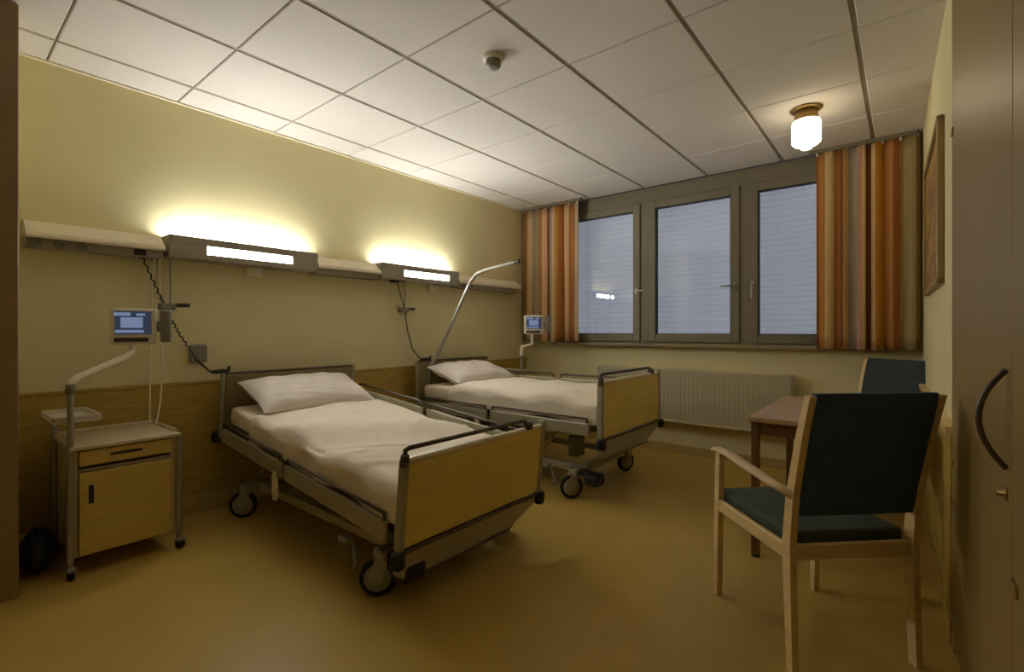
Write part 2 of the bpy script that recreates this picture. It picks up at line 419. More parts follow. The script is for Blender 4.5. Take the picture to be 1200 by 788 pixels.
# ------------------------------------------------------------------ radiator
rd = thing('radiator', 'flat beige-grey panel radiator on the wall below the window', 'radiator', (-1.63, YW-0.12, 0.31))
b = MB(); b.box((-0.90, 0.0, 0.02), (0.90, 0.012, 0.50), 0.004)
b.box((-0.90, 0.05, 0.02), (0.90, 0.06, 0.50), 0.003)
for i in range(45): b.box((-0.885+i*0.04, -0.0022, 0.045), (-0.865+i*0.04, 0.002, 0.475), 0.0015)
b.build('panel', 'radiator', rd)
b = MB()
for i in range(44): b.box((-0.88+i*0.0405, 0.012, 0.498), (-0.868+i*0.0405, 0.058, 0.51))
b.box((-0.905, -0.003, 0.495), (0.905, 0.010, 0.515), 0.003); b.box((-0.905, 0.054, 0.495), (0.905, 0.064, 0.515), 0.003)
b.build('top_grille', 'radiator_lip', rd)
MB().box((-0.905, -0.006, 0.0), (0.905, 0.030, 0.024), 0.004).build('bottom_lip', 'radiator_lip', rd)
for s in (-1, 1): MB().box((s*0.907-0.005, -0.002, 0.02), (s*0.907+0.005, 0.064, 0.51), 0.002).build('side_panel', 'radiator', rd)
for s in (-1, 1): MB().box((s*0.58-0.02, 0.06, 0.1), (s*0.58+0.02, 0.119, 0.4)).build('wall_bracket', 'bed_metal_dark', rd)
b = MB(); b.tube([(0.93, 0.03, 0.06), (0.93, 0.03, -0.31)], 0.009); b.tube([(0.90, 0.03, 0.06), (0.95, 0.03, 0.06)], 0.014); b.build('pipe', 'radiator_lip', rd)
b = MB(); b.lathe([(0.016, 0), (0.022, 0.006), (0.022, 0.05), (0.014, 0.058)], (0.945, 0.03, 0.06), 16, 'x'); b.build('valve_knob', 'white_plastic', rd)

# ------------------------------------------------------------------ medical supply rail and its lamps on the left wall
XF = XL+0.145
def rail_box(mb, y0, y1, z0, z1, x1=XF, bev=0.004): return mb.box((XL, y0, z0), (x1, y1, z1), bev)
rail = thing('supply_rail', 'long wall-mounted supply rail with beige covers running above both beds', 'supply rail', (0, 0, 0))
for y0, y1 in ((0.34, 0.935), (1.915, 2.485), (3.415, 4.42)):
    h = MB(); rail_box(h, y0, y1, 1.628, 1.69, XL+0.11); ho = h.build('channel', 'rail_grey', rail)
    part_label(MB().prism([(XL, 1.672), (XF+0.004, 1.672), (XF+0.006, 1.684), (XF, 1.700), (XL+0.06, 1.768), (XL, 1.774)], 1, y0, y1).build('cover', 'rail_cover', rail), 'beige sloping cover strip')
for y0 in (0.38, 0.47, 0.56, 3.50, 3.6):
    s = MB(); s.lathe([(0.024, 0), (0.024, 0.014), (0.017, 0.014), (0.015, 0.004)], (XL+0.109, y0, 1.648), 18, 'x'); s.build('socket', 'grey_plastic', rail)
for y0 in (1.50, 3.16):
    MB().box((XL, y0-0.05, 1.575), (XL+0.05, y0+0.05, 1.638), 0.006).build('switch_box', 'rail_cover', rail)
def wall_lamp(y0, yd0, yd1, y1, label):
    t = thing('wall_lamp', label, 'lamp', (XL, (y0+y1)/2, 1.64), 0, 'wall lamps above the beds')
    cy = (y0+y1)/2; q = lambda y: y-cy
    h = MB()
    h.box((0, q(y0), 0), (0.145, q(yd0), 0.094), 0.005); h.box((0, q(yd1), 0), (0.145, q(y1), 0.094), 0.005)
    h.box((0, q(y0), 0.09), (0.145, q(y0)+0.008, 0.140), 0.002); h.box((0, q(y1)-0.008, 0.09), (0.145, q(y1), 0.140), 0.002)    # end boxes
    h.box((0, q(yd0), 0), (0.142, q(yd1), 0.040), 0.003)                                                     # bottom
    h.box((0.128, q(y0), 0.090), (0.145, q(y1), 0.140), 0.003)                                             # front top lip
    h.box((0, q(y0), 0.02), (0.010, q(y1), 0.118), 0.002)                                                  # back
    h.build('housing', 'rail_grey', t)
    part_label(MB().box((0.012, q(yd0)+0.002, 0.040), (0.136, q(yd1)-0.002, 0.092), 0.004).build('front_diffuser', 'tube_front', t), 'glowing front diffuser')
    MB().box((0.012, q(y0)+0.009, 0.096), (0.128, q(y1)-0.009, 0.100)).build('reflector', 'rail_cover', t)
    tb = MB(); tb.tube([(0.046, q(y0)+0.03, 0.124), (0.046, q(y1)-0.05, 0.124)], 0.013, 12); tb.build('lamp_tube', 'tube_up', t)
    return t
wall_lamp(0.955, 1.165, 1.715, 1.91, 'grey wall lamp with lit tube above the near bed')
wall_lamp(2.49, 2.735, 3.275, 3.41, 'grey wall lamp with lit tube above the far bed')
# black plug box under the first cover, rods and cords
def call_cord(loc_plug, rod_y, z_clamp, cord_pts, handset, label, n_coil, r=0.007):
    t = thing('nurse_call', label, 'call handset', (XL, 0, 0), 0, 'nurse call cords above the bedheads')
    def L(p): return (p[0]-XL, p[1], p[2])
    px, py, pz = loc_plug
    MB().box((0.05, py-0.035, pz-0.045), (0.11, py+0.035, pz+0.02), 0.006).build('plug', 'black_rubber', t)
    MB().tube([(0.06, rod_y, 1.640), (0.06, rod_y, z_clamp-0.04)], 0.006).build('rod', 'bed_metal', t)
    cl = MB(); cl.box((0.03, rod_y-0.06, z_clamp-0.02), (0.09, rod_y+0.025, z_clamp+0.02), 0.006); cl.build('clamp', 'grey_plastic', t)
    gp = MB(); gp.tube([(0.06, rod_y+0.02, z_clamp+0.01), (0.075, rod_y+0.10, z_clamp+0.012)], 0.013, 12); gp.build('grip', 'bed_metal_dark', t)
    # coiled cord
    pts = [Vector(L(p)) for p in cord_pts]
    dense = []
    for i in range(len(pts)-1):
        for k in range(26): dense.append(pts[i].lerp(pts[i+1], k/26))
    dense.append(pts[-1])
    coil = []
    for i, p in enumerate(dense):
        tn = (dense[min(i+1, len(dense)-1)]-dense[max(i-1, 0)]).normalized()
        u = tn.cross(Vector((1, 0, 0))).normalized(); w = tn.cross(u)
        a = i*1.35; coil.append(p + u*math.cos(a)*0.006 + w*math.sin(a)*0.006)
    MB().tube(coil, 0.0042, 6).build('cord', 'black_rubber', t)
    h = MB(); a, b = [Vector(L(p)) for p in handset]
    h.tube([a, a.lerp(b, .3), a.lerp(b, .8), b, b+Vector((0, 0.006, 0.03))], 0.012, 10, radii=[0.010, 0.014, 0.014, 0.012, 0.009]); h.build('handset', 'black_rubber', t)
    return t
call_cord((0, 0.82, 1.675), 0.985, 1.34, [(-3.52, 0.835, 1.635), (-3.53, 0.93, 1.40), (-3.53, 0.965, 1.31), (-3.53, 1.03, 1.17), (-3.50, 1.12, 1.00), (-3.47, 1.185, 0.925)], [(-3.47, 1.19, 0.923), (-3.47, 1.29, 0.926)],
          'black coiled nurse call cord hanging from the rail down to the near bedhead', 0)
call_cord((0, 2.67, 1.665), 2.80, 1.38, [(-3.52, 2.70, 1.62), (-3.53, 2.79, 1.38), (-3.53, 2.82, 1.20), (-3.52, 2.87, 1.02), (-3.47, 2.93, 0.925)], [(-3.47, 2.93, 0.923), (-3.47, 3.04, 0.925)],
          'black coiled nurse call cord hanging from the rail down to the far bedhead', 0)
tag(MB().box((XL, 1.10, 0.985), (XL+0.035, 1.20, 1.10), 0.008).build('wall_socket', 'grey_plastic'), 'small grey socket box on the yellow wall just above the near bedhead', 'socket')

# ------------------------------------------------------------------ hospital beds
LEN = 1.95
def castor(t, x, y, ang):
    rr = 0.082
    w = MB(); w.lathe([(rr-0.016, -0.017), (rr-0.004, -0.019), (rr, -0.010), (rr, 0.010), (rr-0.004, 0.019), (rr-0.016, 0.017)], (0, 0, 0), 28, 'y')
    wo = w.build('wheel', 'black_rubber', t, (x, y, rr)); wo.rotation_euler = (0, 0, ang)
    hbm = MB(); hbm.lathe([(0.012, -0.026), (0.058, -0.022), (0.064, -0.012), (0.064, 0.012), (0.058, 0.022), (0.012, 0.026)], (0, 0, 0), 24, 'y')
    h = hbm.build('hub', 'castor_grey', wo)
    f = MB()
    for s in (-1, 1):
        f.prism([(-0.028, -0.01), (0.022, -0.014), (0.045, 0.066), (0.04, 0.092), (-0.008, 0.092), (-0.022, 0.05)], 1, s*0.030-0.003, s*0.030+0.003)
    f.box((-0.015, -0.033, 0.084), (0.045, 0.033, 0.098), 0.004); f.tube([(0.0, 0, 0.095), (0.0, 0, 0.14)], 0.014)
    f.tube([(0, -0.034, 0), (0, 0.034, 0)], 0.008, 8)
    f.build('fork', 'castor_grey', wo)
    return wo
def bed(y, z_head, z_foot, label, far=False):
    t = thing('hospital_bed', label, 'bed', (-3.52, y, 0), 0, 'hospital beds with their heads to the left wall')
    tilt = math.atan2(z_head-z_foot, LEN)
    def T(v):   # level frame coordinates (z relative to board top) -> tilted
        x, z = v.x, v.z
        return Vector((x*math.cos(tilt)+z*math.sin(tilt), v.y, z_head - x*math.sin(tilt) + z*math.cos(tilt)))
    def part(mb, name, m, parent=t): return mb.xf(T).build(name, m, parent)
    # footboard
    fb = MB(); fb.box((LEN-0.02, -0.468, -0.375), (LEN+0.006, 0.468, -0.012), 0.006, seg=2)
    fo = part(fb, 'footboard', 'bed_wood')
    e = MB(); e.box((LEN-0.022, -0.468, -0.012), (LEN+0.008, 0.468, 0.012), 0.008, seg=2)
    part_label(part(e, 'board_edge', 'rail_cover', fo), 'pale top edge')
    for s in (-1, 1):
        p = MB(); p.box((LEN-0.028, s*0.482-0.014, -0.385), (LEN+0.012, s*0.482+0.014, 0.030 if s > 0 else 0.005), 0.006, seg=2); part(p, 'board_post', 'bed_metal', fo)
    g = MB(); g.tube([(LEN-0.006, -0.482, 0.0), (LEN-0.006, -0.482, 0.045), (LEN-0.006, -0.46, 0.052), (LEN-0.006, 0.30, 0.052), (LEN-0.006, 0.345, 0.030), (LEN-0.006, 0.36, 0.0)], 0.0105, 10)
    g.box((LEN-0.024, 0.315, -0.006), (LEN+0.012, 0.375, 0.040), 0.008); g.box((LEN-0.02, -0.498, -0.03), (LEN+0.012, -0.468, 0.03), 0.006)
    part(g, 'push_handle', 'bed_metal_dark', fo)
    lp = MB(); lp.prism([(-0.485, -0.395), (0.485, -0.395), (0.485, -0.43), (0.24, -0.52), (-0.44, -0.52), (-0.485, -0.49)], 0, LEN-0.03, LEN+0.0)
    part(lp, 'end_panel', 'bed_metal')
    dk = MB(); dk.tube([(LEN+0.004, -0.485, -0.392), (LEN+0.004, 0.485, -0.392)], 0.009, 8); dk.tube([(LEN+0.004, 0.24, -0.523), (LEN+0.004, -0.44, -0.523)], 0.006, 8); part(dk, 'bumper_strip', 'bed_metal_dark')
    # headboard
    hb = MB(); hb.box((0.04, -0.468, -0.33), (0.066, 0.468, 0.058), 0.01, seg=2); ho = part(hb, 'headboard', 'head_wood')
    for s in (-1, 1):
        p = MB(); p.tube([(0.053, s*0.480, -0.36), (0.053, s*0.480, 0.07)], 0.014); part(p, 'board_post', 'bed_metal', ho)
    p = MB(); p.tube([(0.053, -0.46, 0.064), (0.053, 0.46, 0.064)], 0.010); part(p, 'top_bar', 'bed_metal_dark', ho)
    # four corner bumpers
    for x in (0.03, LEN+0.005):
        for s in (-1, 1):
            c = MB(); c.lathe([(0.022, -0.035), (0.032, -0.025), (0.032, 0.025), (0.022, 0.035)], (x, s*0.495, -0.36 if x < 1 else -0.415), 16)
            part(c, 'corner_bumper', 'black_rubber')
    # lying surface frame
    f = MB()
    for s in (-1, 1): f.box((0.06, s*0.44-0.02, -0.345), (LEN-0.03, s*0.44+0.02, -0.285), 0.004)
    for x in (0.12, 0.6, 1.1, 1.6, 1.88): f.box((x-0.02, -0.43, -0.335), (x+0.02, 0.43, -0.295), 0.003)
    part(f, 'bed_frame', 'bed_metal_dark')
    pl = MB(); pl.box((0.09, -0.43, -0.285), (LEN-0.05, 0.43, -0.272), 0.003); part(pl, 'lying_surface', 'grey_plastic')
    # folded side guards on the near side
    for x0, x1 in ((0.10, 0.92), (0.96, 1.86)):
        g = MB(); g.box((x0, -0.496, -0.375), (x1, -0.472, -0.285), 0.009, seg=2)
        go = part(g, 'side_guard', 'bed_metal')
        g = MB(); g.tube([(x0+0.02, -0.486, -0.285), (x0+0.02, -0.486, -0.255), (x1-0.02, -0.486, -0.255), (x1-0.02, -0.486, -0.285)], 0.009, 8); part(g, 'guard_bar', 'bed_metal_dark', go)
    # far side guards stand a little higher
    for x0, x1 in ((0.12, 0.93), (0.97, 1.84)):
        g = MB(); g.box((x0, 0.474, -0.16), (x1, 0.496, -0.10), 0.009, seg=2); g.box((x0, 0.474, -0.30), (x1, 0.496, -0.24), 0.009, seg=2)
        go = part(g, 'side_guard', 'bed_metal')
        g = MB()
        g.tube([(x0+0.02, 0.485, -0.34), (x0+0.02, 0.485, -0.075), (x0+0.05, 0.485, -0.065), (x1-0.05, 0.485, -0.065), (x1-0.02, 0.485, -0.075), (x1-0.02, 0.485, -0.34)], 0.009, 8)
        part(g, 'guard_bar', 'bed_metal_dark', go)
    # undercarriage
    u = MB()
    for s in (-1, 1): u.box((0.22, s*0.33-0.025, 0.165), (1.76, s*0.33+0.025, 0.215), 0.006)
    for x in (0.27, 1.70): u.box((x-0.035, -0.45, 0.160), (x+0.035, 0.45, 0.212), 0.008)
    u.box((0.85, -0.33, 0.17), (0.91, 0.33, 0.205), 0.005)
    u.build('undercarriage', 'bed_metal', t)
    for x, a in ((0.25, 0.85), (1.68, 0.80)):
        for s in (-1, 1): castor(t, x, s*0.43, a + (0 if s < 0 else 0.4))
    # lifting columns reach the tilted frame
    for x in (0.52, 1.46):
        zt = T(Vector((x, 0, -0.335))).z
        for s in (-1, 1):
            l = MB()
            p0 = Vector((x-0.18, s*0.30, 0.20)); p1 = Vector((x+0.06, s*0.30, zt)); l.tube([p0, p1], 0.022, 8); l.tube([p0+Vector((0, -0.03, 0)), p0+Vector((0, 0.03, 0))], 0.026, 12); l.build('lift_arm', 'bed_metal', t)
        MB().box((x-0.045, -0.06, 0.18), (x+0.045, 0.06, (zt+0.19)/2), 0.015, seg=2).build('lift_motor', 'castor_grey', t)
        MB().tube([(x, 0, (zt+0.19)/2), (x, 0, zt+0.01)], 0.028, 14).build('lift_column', 'steel', t)
        MB().tube([(x-0.30, -0.31, 0.215), (x-0.12, -0.36, (zt+0.22)/2), (x+0.20, -0.36, zt)], 0.014, 8).build('linkage', 'castor_grey', t)
    pd = MB(); pd.tube([(1.52, -0.45, 0.19), (1.57, -0.47, 0.12), (1.55, -0.475, 0.085)], 0.011, 8); pd.box((1.44, -0.49, 0.195), (1.52, -0.45, 0.225), 0.006)
    part_label(pd.build('brake_pedal', 'castor_grey', t), 'pale brake pedal')
    mb = MB(); mb.box((1.79, -0.45, 0.115), (1.90, -0.33, 0.195), 0.02, seg=2); mb.box((1.70, -0.42, 0.17), (1.82, -0.35, 0.20), 0.004); mb.build('drive_box', 'blue_black', t)
    x = 0.815; zt = T(Vector((x, 0, -0.37))).z
    hk = MB(); hk.box((x-0.022, -0.500, zt-0.15), (x+0.022, -0.484, zt+0.012), 0.006); hk.box((x+0.022, -0.496, zt-0.13), (x+0.034, -0.486, zt-0.02), 0.003)
    part_label(hk.build('hanging_bracket', 'white_plastic', t), 'white hanging bracket')
    # ---------------- bedding, each its own thing
    which = 'far' if far else 'near'
    zsurf = -0.272
    mt = MB(); mt.box((0.10, -0.45, zsurf), (LEN-0.06, 0.45, zsurf+0.125), 0.035, seg=3, smooth=True)
    mo = mt.xf(T).build('mattress', 'linen'); mo.location = t.location
    tag(mo, f'white sheeted mattress lying on the {which} hospital bed', 'mattress', 'mattresses on the hospital beds')
    # duvet
    rnd = random.Random(3 if far else 5)
    nx, ny = 120, 84; vs = []; fs = []
    waves = [(rnd.uniform(5, 16), rnd.uniform(-9, 9), rnd.uniform(0, 6), rnd.uniform(0.002, 0.0055)) for _ in range(9)]
    creases = [(rnd.uniform(0.6, 1.8), rnd.uniform(-0.4, 0.4), rnd.uniform(-1.3, 1.3), rnd.uniform(0.08, 0.22), rnd.uniform(0.004, 0.009)) for _ in range(16)]
    x0, x1 = 0.46, LEN-0.045
    ztop = zsurf+0.135
    def dz(x, yv):
        s = 0
        for a, b_, ph, am in waves: s += am*math.sin(a*x + b_*yv + ph)
        s += 0.006*abs(math.sin(8*x+3*yv+1.5*math.sin(5*yv)))
        for cx, cy, ca, cl, ch in creases:
            u_ = (x-cx)*math.cos(ca)+(yv-cy)*math.sin(ca); w_ = -(x-cx)*math.sin(ca)+(yv-cy)*math.cos(ca)
            s += ch*math.exp(-(w_/0.016)**2-(u_/cl)**2)
        # diagonal crease near the foot
        s += 0.010*math.exp(-((yv+0.12-0.9*(x-1.55))/0.02)**2)*math.exp(-((x-1.45)/0.25)**2)
        return s
    W = 0.475
    for i in range(nx+1):
        x = x0+(x1-x0)*i/nx
        for j in range(ny+1):
            s = -0.62+1.24*j/ny; a = abs(s); sg = 1 if s > 0 else -1
            if a < 0.40: yv = s; z = ztop+0.012+0.02*(1-(a/0.4)**2)
            else:
                th = min((a-0.40)/0.10, 1.0)*math.pi/2
                yv = sg*(0.40+0.068*math.sin(th)); z = ztop+0.012-0.064*(1-math.cos(th))
                if a > 0.50: yv = sg*(0.468+0.006*math.sin(14*x+2)); z = ztop-0.052-(a-0.5)*0.85
            k = 1.0 if a < 0.46 else 0.25
            edge = min(1, (i)/3.0)
            z += dz(x, yv)*k + 0.010*(edge-1)
            if a > 0.6: z += 0.008*math.sin(9*x+1)
            vs.append(Vector((x, yv, z)))
    for i in range(nx):
        for j in range(ny): fs.append([i*(ny+1)+j, (i+1)*(ny+1)+j, (i+1)*(ny+1)+j+1, i*(ny+1)+j+1])
    dv = MB(); dv.add(vs, fs, True); dv.xf(T); do = dv.build('duvet', 'linen'); do.location = t.location
    sd = do.modifiers.new('thickness', 'SOLIDIFY'); sd.thickness = 0.016; sd.offset = -1
    tag(do, 'cream white duvet spread over the near hospital bed with soft creases' if not far else 'cream white duvet spread over the far hospital bed by the window', 'duvet', 'duvets on the hospital beds')
    # pillow
    nu, nv = 26, 40; vs = []; fs = []
    def pil(u, v, side):
        ex = (1-abs(u)**3.2); ey = (1-abs(v)**3.6)
        hgt = 0.078*max(ex, 0)**0.55*max(ey, 0)**0.5
        xx = u*0.215*(1-0.05*(1-v*v)*abs(u)); yy_ = v*0.395*(1-0.05*(1-u*u))
        zz = side*hgt + (0.004*math.sin(13*v+5*u)+0.003*math.sin(21*u-7*v))*(hgt/0.07)
        return Vector((xx, yy_, zz))
    for side in (1, -1):
        o_ = len(vs)
        for i in range(nu+1):
            for j in range(nv+1): vs.append(pil(-1+2*i/nu, -1+2*j/nv, side))
        for i in range(nu):
            for j in range(nv):
                q = [o_+i*(nv+1)+j, o_+(i+1)*(nv+1)+j, o_+(i+1)*(nv+1)+j+1, o_+i*(nv+1)+j+1]
                fs.append(q if side > 0 else q[::-1])
    pm = MB(); pm.add(vs, fs, True)
    rot = Matrix.Rotation(R(16), 3, 'Y')
    pm.xf(lambda v: rot @ v + Vector((0.315, -0.02, zsurf+0.125+0.098)))
    po = pm.xf(T).build('pillow', 'pillow_linen'); po.location = t.location
    tag(po, f'plump white pillow at the head of the {which} hospital bed', 'pillow', 'pillows on the hospital beds')
    return t
bed(1.735, 0.85, 0.655, 'hospital bed nearest the camera, tilted down to its foot, wood footboard and black castors')
b2 = bed(3.36, 0.845, 0.845, 'far hospital bed nearer the window, raised and level, with a lifting pole at its head', True)
# lifting pole on the far bed (a part of that bed)
ox, oy = 3.52, -3.36
def l2(p): return (p[0]+ox, p[1]+oy, p[2])
MB().tube([l2(p) for p in [(-3.46, 2.99, 0.50), (-3.44, 3.01, 0.86), (-3.40, 3.06, 0.95), (-3.22, 3.33, 1.66), (-3.17, 3.36, 1.735), (-3.05, 3.36, 1.765), (-2.68, 3.36, 1.805)]], 0.017, 12).build('lifting_pole', 'castor_grey', b2)
MB().tube([l2(p) for p in [(-2.70, 3.36, 1.803), (-2.655, 3.36, 1.808)]], 0.021, 12).build('pole_cap', 'bed_metal_dark', b2)

# ------------------------------------------------------------------ bedside cabinets (front faces +X, origin at the front-left floor corner)
def nightstand(label, loc):
    t = thing('bedside_cabinet', label, 'cabinet', loc, 0, 'bedside cabinets on castors')
    D, W = 0.45, 0.44
    b = MB(); b.box((-D, 0.012, 0.09), (-0.02, 0.03, 0.612), 0.003); b.box((-D, W-0.03, 0.09), (-0.02, W-0.012, 0.612), 0.003)
    b.box((-D, 0.03, 0.09), (-0.022, W-0.03, 0.108), 0.002); b.box((-D, 0.03, 0.50), (-0.03, W-0.03, 0.512)); b.box((-D, 0.03, 0.09), (-D+0.012, W-0.03, 0.612))
    b.build('body', 'ns_top', t)
    d = MB().box((-0.022, 0.032, 0.098), (-0.002, W-0.032, 0.498), 0.003).build('door', 'ns_wood', t)
    h = MB(); h.box((-0.004, 0.066, 0.345), (0.002, 0.086, 0.435), 0.002); part_label(h.build('handle', 'ns_dark', d), 'dark upright pull')
    MB().box((-0.06, 0.034, 0.512), (-0.03, W-0.034, 0.535)).build('gap_shade', 'ns_dark', t)  # dark strip painted as the shade in the gap below the drawer
    d = MB().box((-0.022, 0.032, 0.532), (-0.002, W-0.032, 0.606), 0.003).build('drawer', 'ns_wood', t)
    h = MB(); h.box((-0.004, 0.15, 0.566), (0.003, 0.28, 0.580), 0.002); part_label(h.build('handle', 'ns_dark', d), 'dark horizontal pull')
    tp = MB(); tp.box((-D-0.01, -0.005, 0.612), (0.012, W+0.01, 0.632), 0.005, seg=2)
    tp.box((-D-0.01, -0.005, 0.630), (-D+0.004, W+0.01, 0.650), 0.004); tp.box((-D-0.01, W-0.004, 0.630), (-0.05, W+0.01, 0.648), 0.004)
    tp.build('top', 'ns_top', t)
    for k, (x, y) in enumerate(((-0.005, 0.0), (-0.005, W+0.006), (-D+0.01, 0.0), (-D+0.01, W+0.006))):
        zt = 0.90 if k == 0 else 0.62 if k != 2 else 0.745
        MB().tube([(x, y, 0.075), (x, y, zt)], 0.013, 12).build('post', 'steel', t)
        w = MB(); w.lathe([(0.012, -0.012), (0.024, -0.012), (0.027, 0), (0.024, 0.012), (0.012, 0.012)], (0, 0, 0), 18, 'y')
        wo = w.build('castor', 'black_rubber', t, (x+0.012, y, 0.027)); wo.rotation_euler = (0, 0, 0.4*k)
        c = MB(); c.box((-0.022, -0.017, 0.012), (0.022, 0.017, 0.034), 0.008, seg=2); c.tube([(-0.012, 0, 0.03), (-0.012, 0, 0.05)], 0.009); c.build('castor_hood', 'castor_grey', wo)
    tr = MB(); tr.box((-0.36, -0.06, 0.745), (-0.02, 0.12, 0.757), 0.004)
    for a, bb in (((-0.36, -0.06, 0.755), (-0.35, 0.12, 0.778)), ((-0.03, -0.06, 0.755), (-0.02, 0.12, 0.778)), ((-0.36, -0.06, 0.755), (-0.02, -0.05, 0.778)), ((-0.36, 0.11, 0.755), (-0.02, 0.12, 0.778))): tr.box(a, bb, 0.003)
    part_label(tr.build('side_tray', 'white_plastic', t), 'pale raised side tray')
    lb = MB(); lb.tube([(-0.20, -0.012, 0.15), (-0.02, -0.012, 0.48)], 0.008, 8); lb.build('brace', 'steel', t)
    return t
NS1 = (-3.085, 0.455, 0)
nightstand('beech bedside cabinet on castors beside the near bed, below the left monitor', NS1)
NS2 = (-3.10, 3.97, 0)
nightstand('bedside cabinet on castors half hidden behind the far bed in the window corner', NS2)

def monitor(label, base, joint, head, face):
    """swivel arm rising from the cabinet post to a small patient screen"""
    t = thing('bedside_monitor', label, 'monitor', base, 0, 'patient monitors on swivel arms')
    B = Vector(base); J = Vector(joint)-B; H = Vector(head)-B
    a = MB(); a.tube([(0, 0, 0), (0, 0, 0.045), J*0.12+Vector((0, 0, 0.05)), J, Vector((H.x-0.02, H.y, J.z+0.03)), Vector((H.x-0.03, H.y, H.z-0.06))], 0.018, 12); a.build('arm', 'rail_cover', t)
    c = MB(); c.lathe([(0.019, -0.005), (0.019, 0.04)], (0, 0, 0), 16); c.build('pivot', 'grey_plastic', t)
    rot = Matrix.Rotation(face, 3, 'Z')
    def FX(v): return rot @ v + H
    cs = MB(); cs.box((-0.02, -0.106, -0.10), (0.015, 0.106, 0.10), 0.014, seg=3); cs.box((-0.045, -0.06, -0.06), (-0.015, 0.06, 0.05), 0.012); cs.xf(FX)
    co = cs.build('casing', 'white_plastic', t)
    s = MB(); s.box((0.012, -0.082, -0.045), (0.0175, 0.084, 0.083), 0.002); s.xf(FX); so = s.build('screen', 'screen_glow_dark', t)
    s = MB(); s.box((0.0172, -0.055, -0.008), (0.0182, 0.045, 0.050)); s.box((0.0172, -0.085, 0.058), (0.0182, -0.01, 0.076)); s.box((0.0172, 0.015, 0.058), (0.0182, 0.055, 0.072)); s.box((0.0172, -0.08, -0.035), (0.0182, 0.05, -0.02)); s.xf(FX)
    part_label(s.build('screen_picture', 'screen_glow', so), 'pale blue picture on the screen')
    k = MB(); k.box((0.013, -0.085, -0.086), (0.018, 0.07, -0.062), 0.003); k.xf(FX); k.build('keypad', 'bed_metal_dark', t)
    hs = MB(); hs.box((-0.015, 0.122, -0.09), (0.022, 0.176, 0.095), 0.014, seg=3); hs.box((-0.015, 0.100, -0.03), (0.005, 0.140, 0.03), 0.004); hs.xf(FX)
    part_label(hs.build('telephone_handset', 'grey_plastic', t), 'grey telephone handset')
    return t
monitor('small white patient monitor with lit screen above the near bedside cabinet', (NS1[0]-0.005, NS1[1], 0.895), (-3.27, 0.70, 1.045), (-3.31, 0.75, 1.215), R(-28))
monitor('small white patient monitor with dim screen in front of the left curtain', (NS2[0]-0.005, NS2[1], 0.895), (-3.12, 4.0, 1.02), (-3.04, 4.10, 1.255), R(-38))
c = MB(); c.tube(bez((XL+0.07, 0.90, 1.64), (XL+0.05, 0.88, 1.2), (-3.50, 0.87, 1.0), (-3.46, 0.86, 0.645), 16), 0.0045, 6); c.tube(bez((XL+0.06, 0.925, 1.64), (XL+0.04, 0.94, 1.2), (-3.44, 0.94, 0.9), (-3.40, 0.875, 0.645), 16), 0.0045, 6)
tag(c.build('power_cable', 'rail_cover'), 'pair of thin pale cables hanging from the rail behind the near bedside cabinet', 'cable')
# dark bag in the corner by the left cabinet
bgm = MB(); nu, nv = 20, 14; vs = []; fs = []
for i in range(nu):
    for j in range(nv+1):
        a = 2*math.pi*i/nu; tt = j/nv; rr = math.sin(math.pi*min(max(tt, 0.02), 0.98))**0.6
        rr *= 1+0.10*math.sin(3*a+4*tt)+0.06*math.sin(7*a-5*tt)
        vs.append((0.12*rr*math.cos(a), 0.07*rr*math.sin(a), 0.004+0.21*tt+0.012*math.sin(4*a)*tt))
for i in range(nu):
    for j in range(nv): fs.append([i*(nv+1)+j, ((i+1) % nu)*(nv+1)+j, ((i+1) % nu)*(nv+1)+j+1, i*(nv+1)+j+1])
bgm.add(vs, fs, True); bg = bgm.build('bag', 'dark_bag', None, (-3.30, 0.365, 0.0))
tag(bg, 'dark crumpled bag on the floor between the door frame and bedside cabinet', 'bag')

# ------------------------------------------------------------------ ceiling devices
lt = thing('ceiling_lamp', 'small brass ceiling lamp with lit ribbed glass shade beside the window', 'lamp', (-0.50, 3.68, ZC))
b = MB(); b.lathe([(0.012, -0.012), (0.085, -0.012), (0.095, -0.004), (0.095, 0.0)], n=32); b.build('canopy', 'brass', lt)
b = MB(); b.lathe([(0.066, -0.085), (0.070, -0.075), (0.066, -0.012), (0.05, -0.008)], n=32); b.build('lamp_holder', 'brass', lt)
b = MB(); prof = [(0.012, -0.270), (0.032, -0.262), (0.036, -0.245), (0.066, -0.238), (0.082, -0.222)]
for i in range(9):
    z = -0.214+i*0.0145; prof += [(0.085, z), (0.081, z+0.007)]
prof += [(0.078, -0.082)]
b.lathe(prof, n=32); part_label(b.build('glass_shade', 'globe_glow', lt), 'glowing ribbed glass shade')
sd = thing('smoke_detector', 'round smoke detector on the ceiling above the beds', 'smoke detector', (-1.70, 1.93, ZC))
b = MB(); b.lathe([(0.048, -0.022), (0.056, -0.015), (0.058, 0.0)], n=28); b.build('base', 'white_plastic', sd)
b = MB(); b.lathe([(0.018, -0.060), (0.036, -0.055), (0.042, -0.042), (0.042, -0.022)], n=28); b.build('sensor_head', 'grey_plastic', sd)

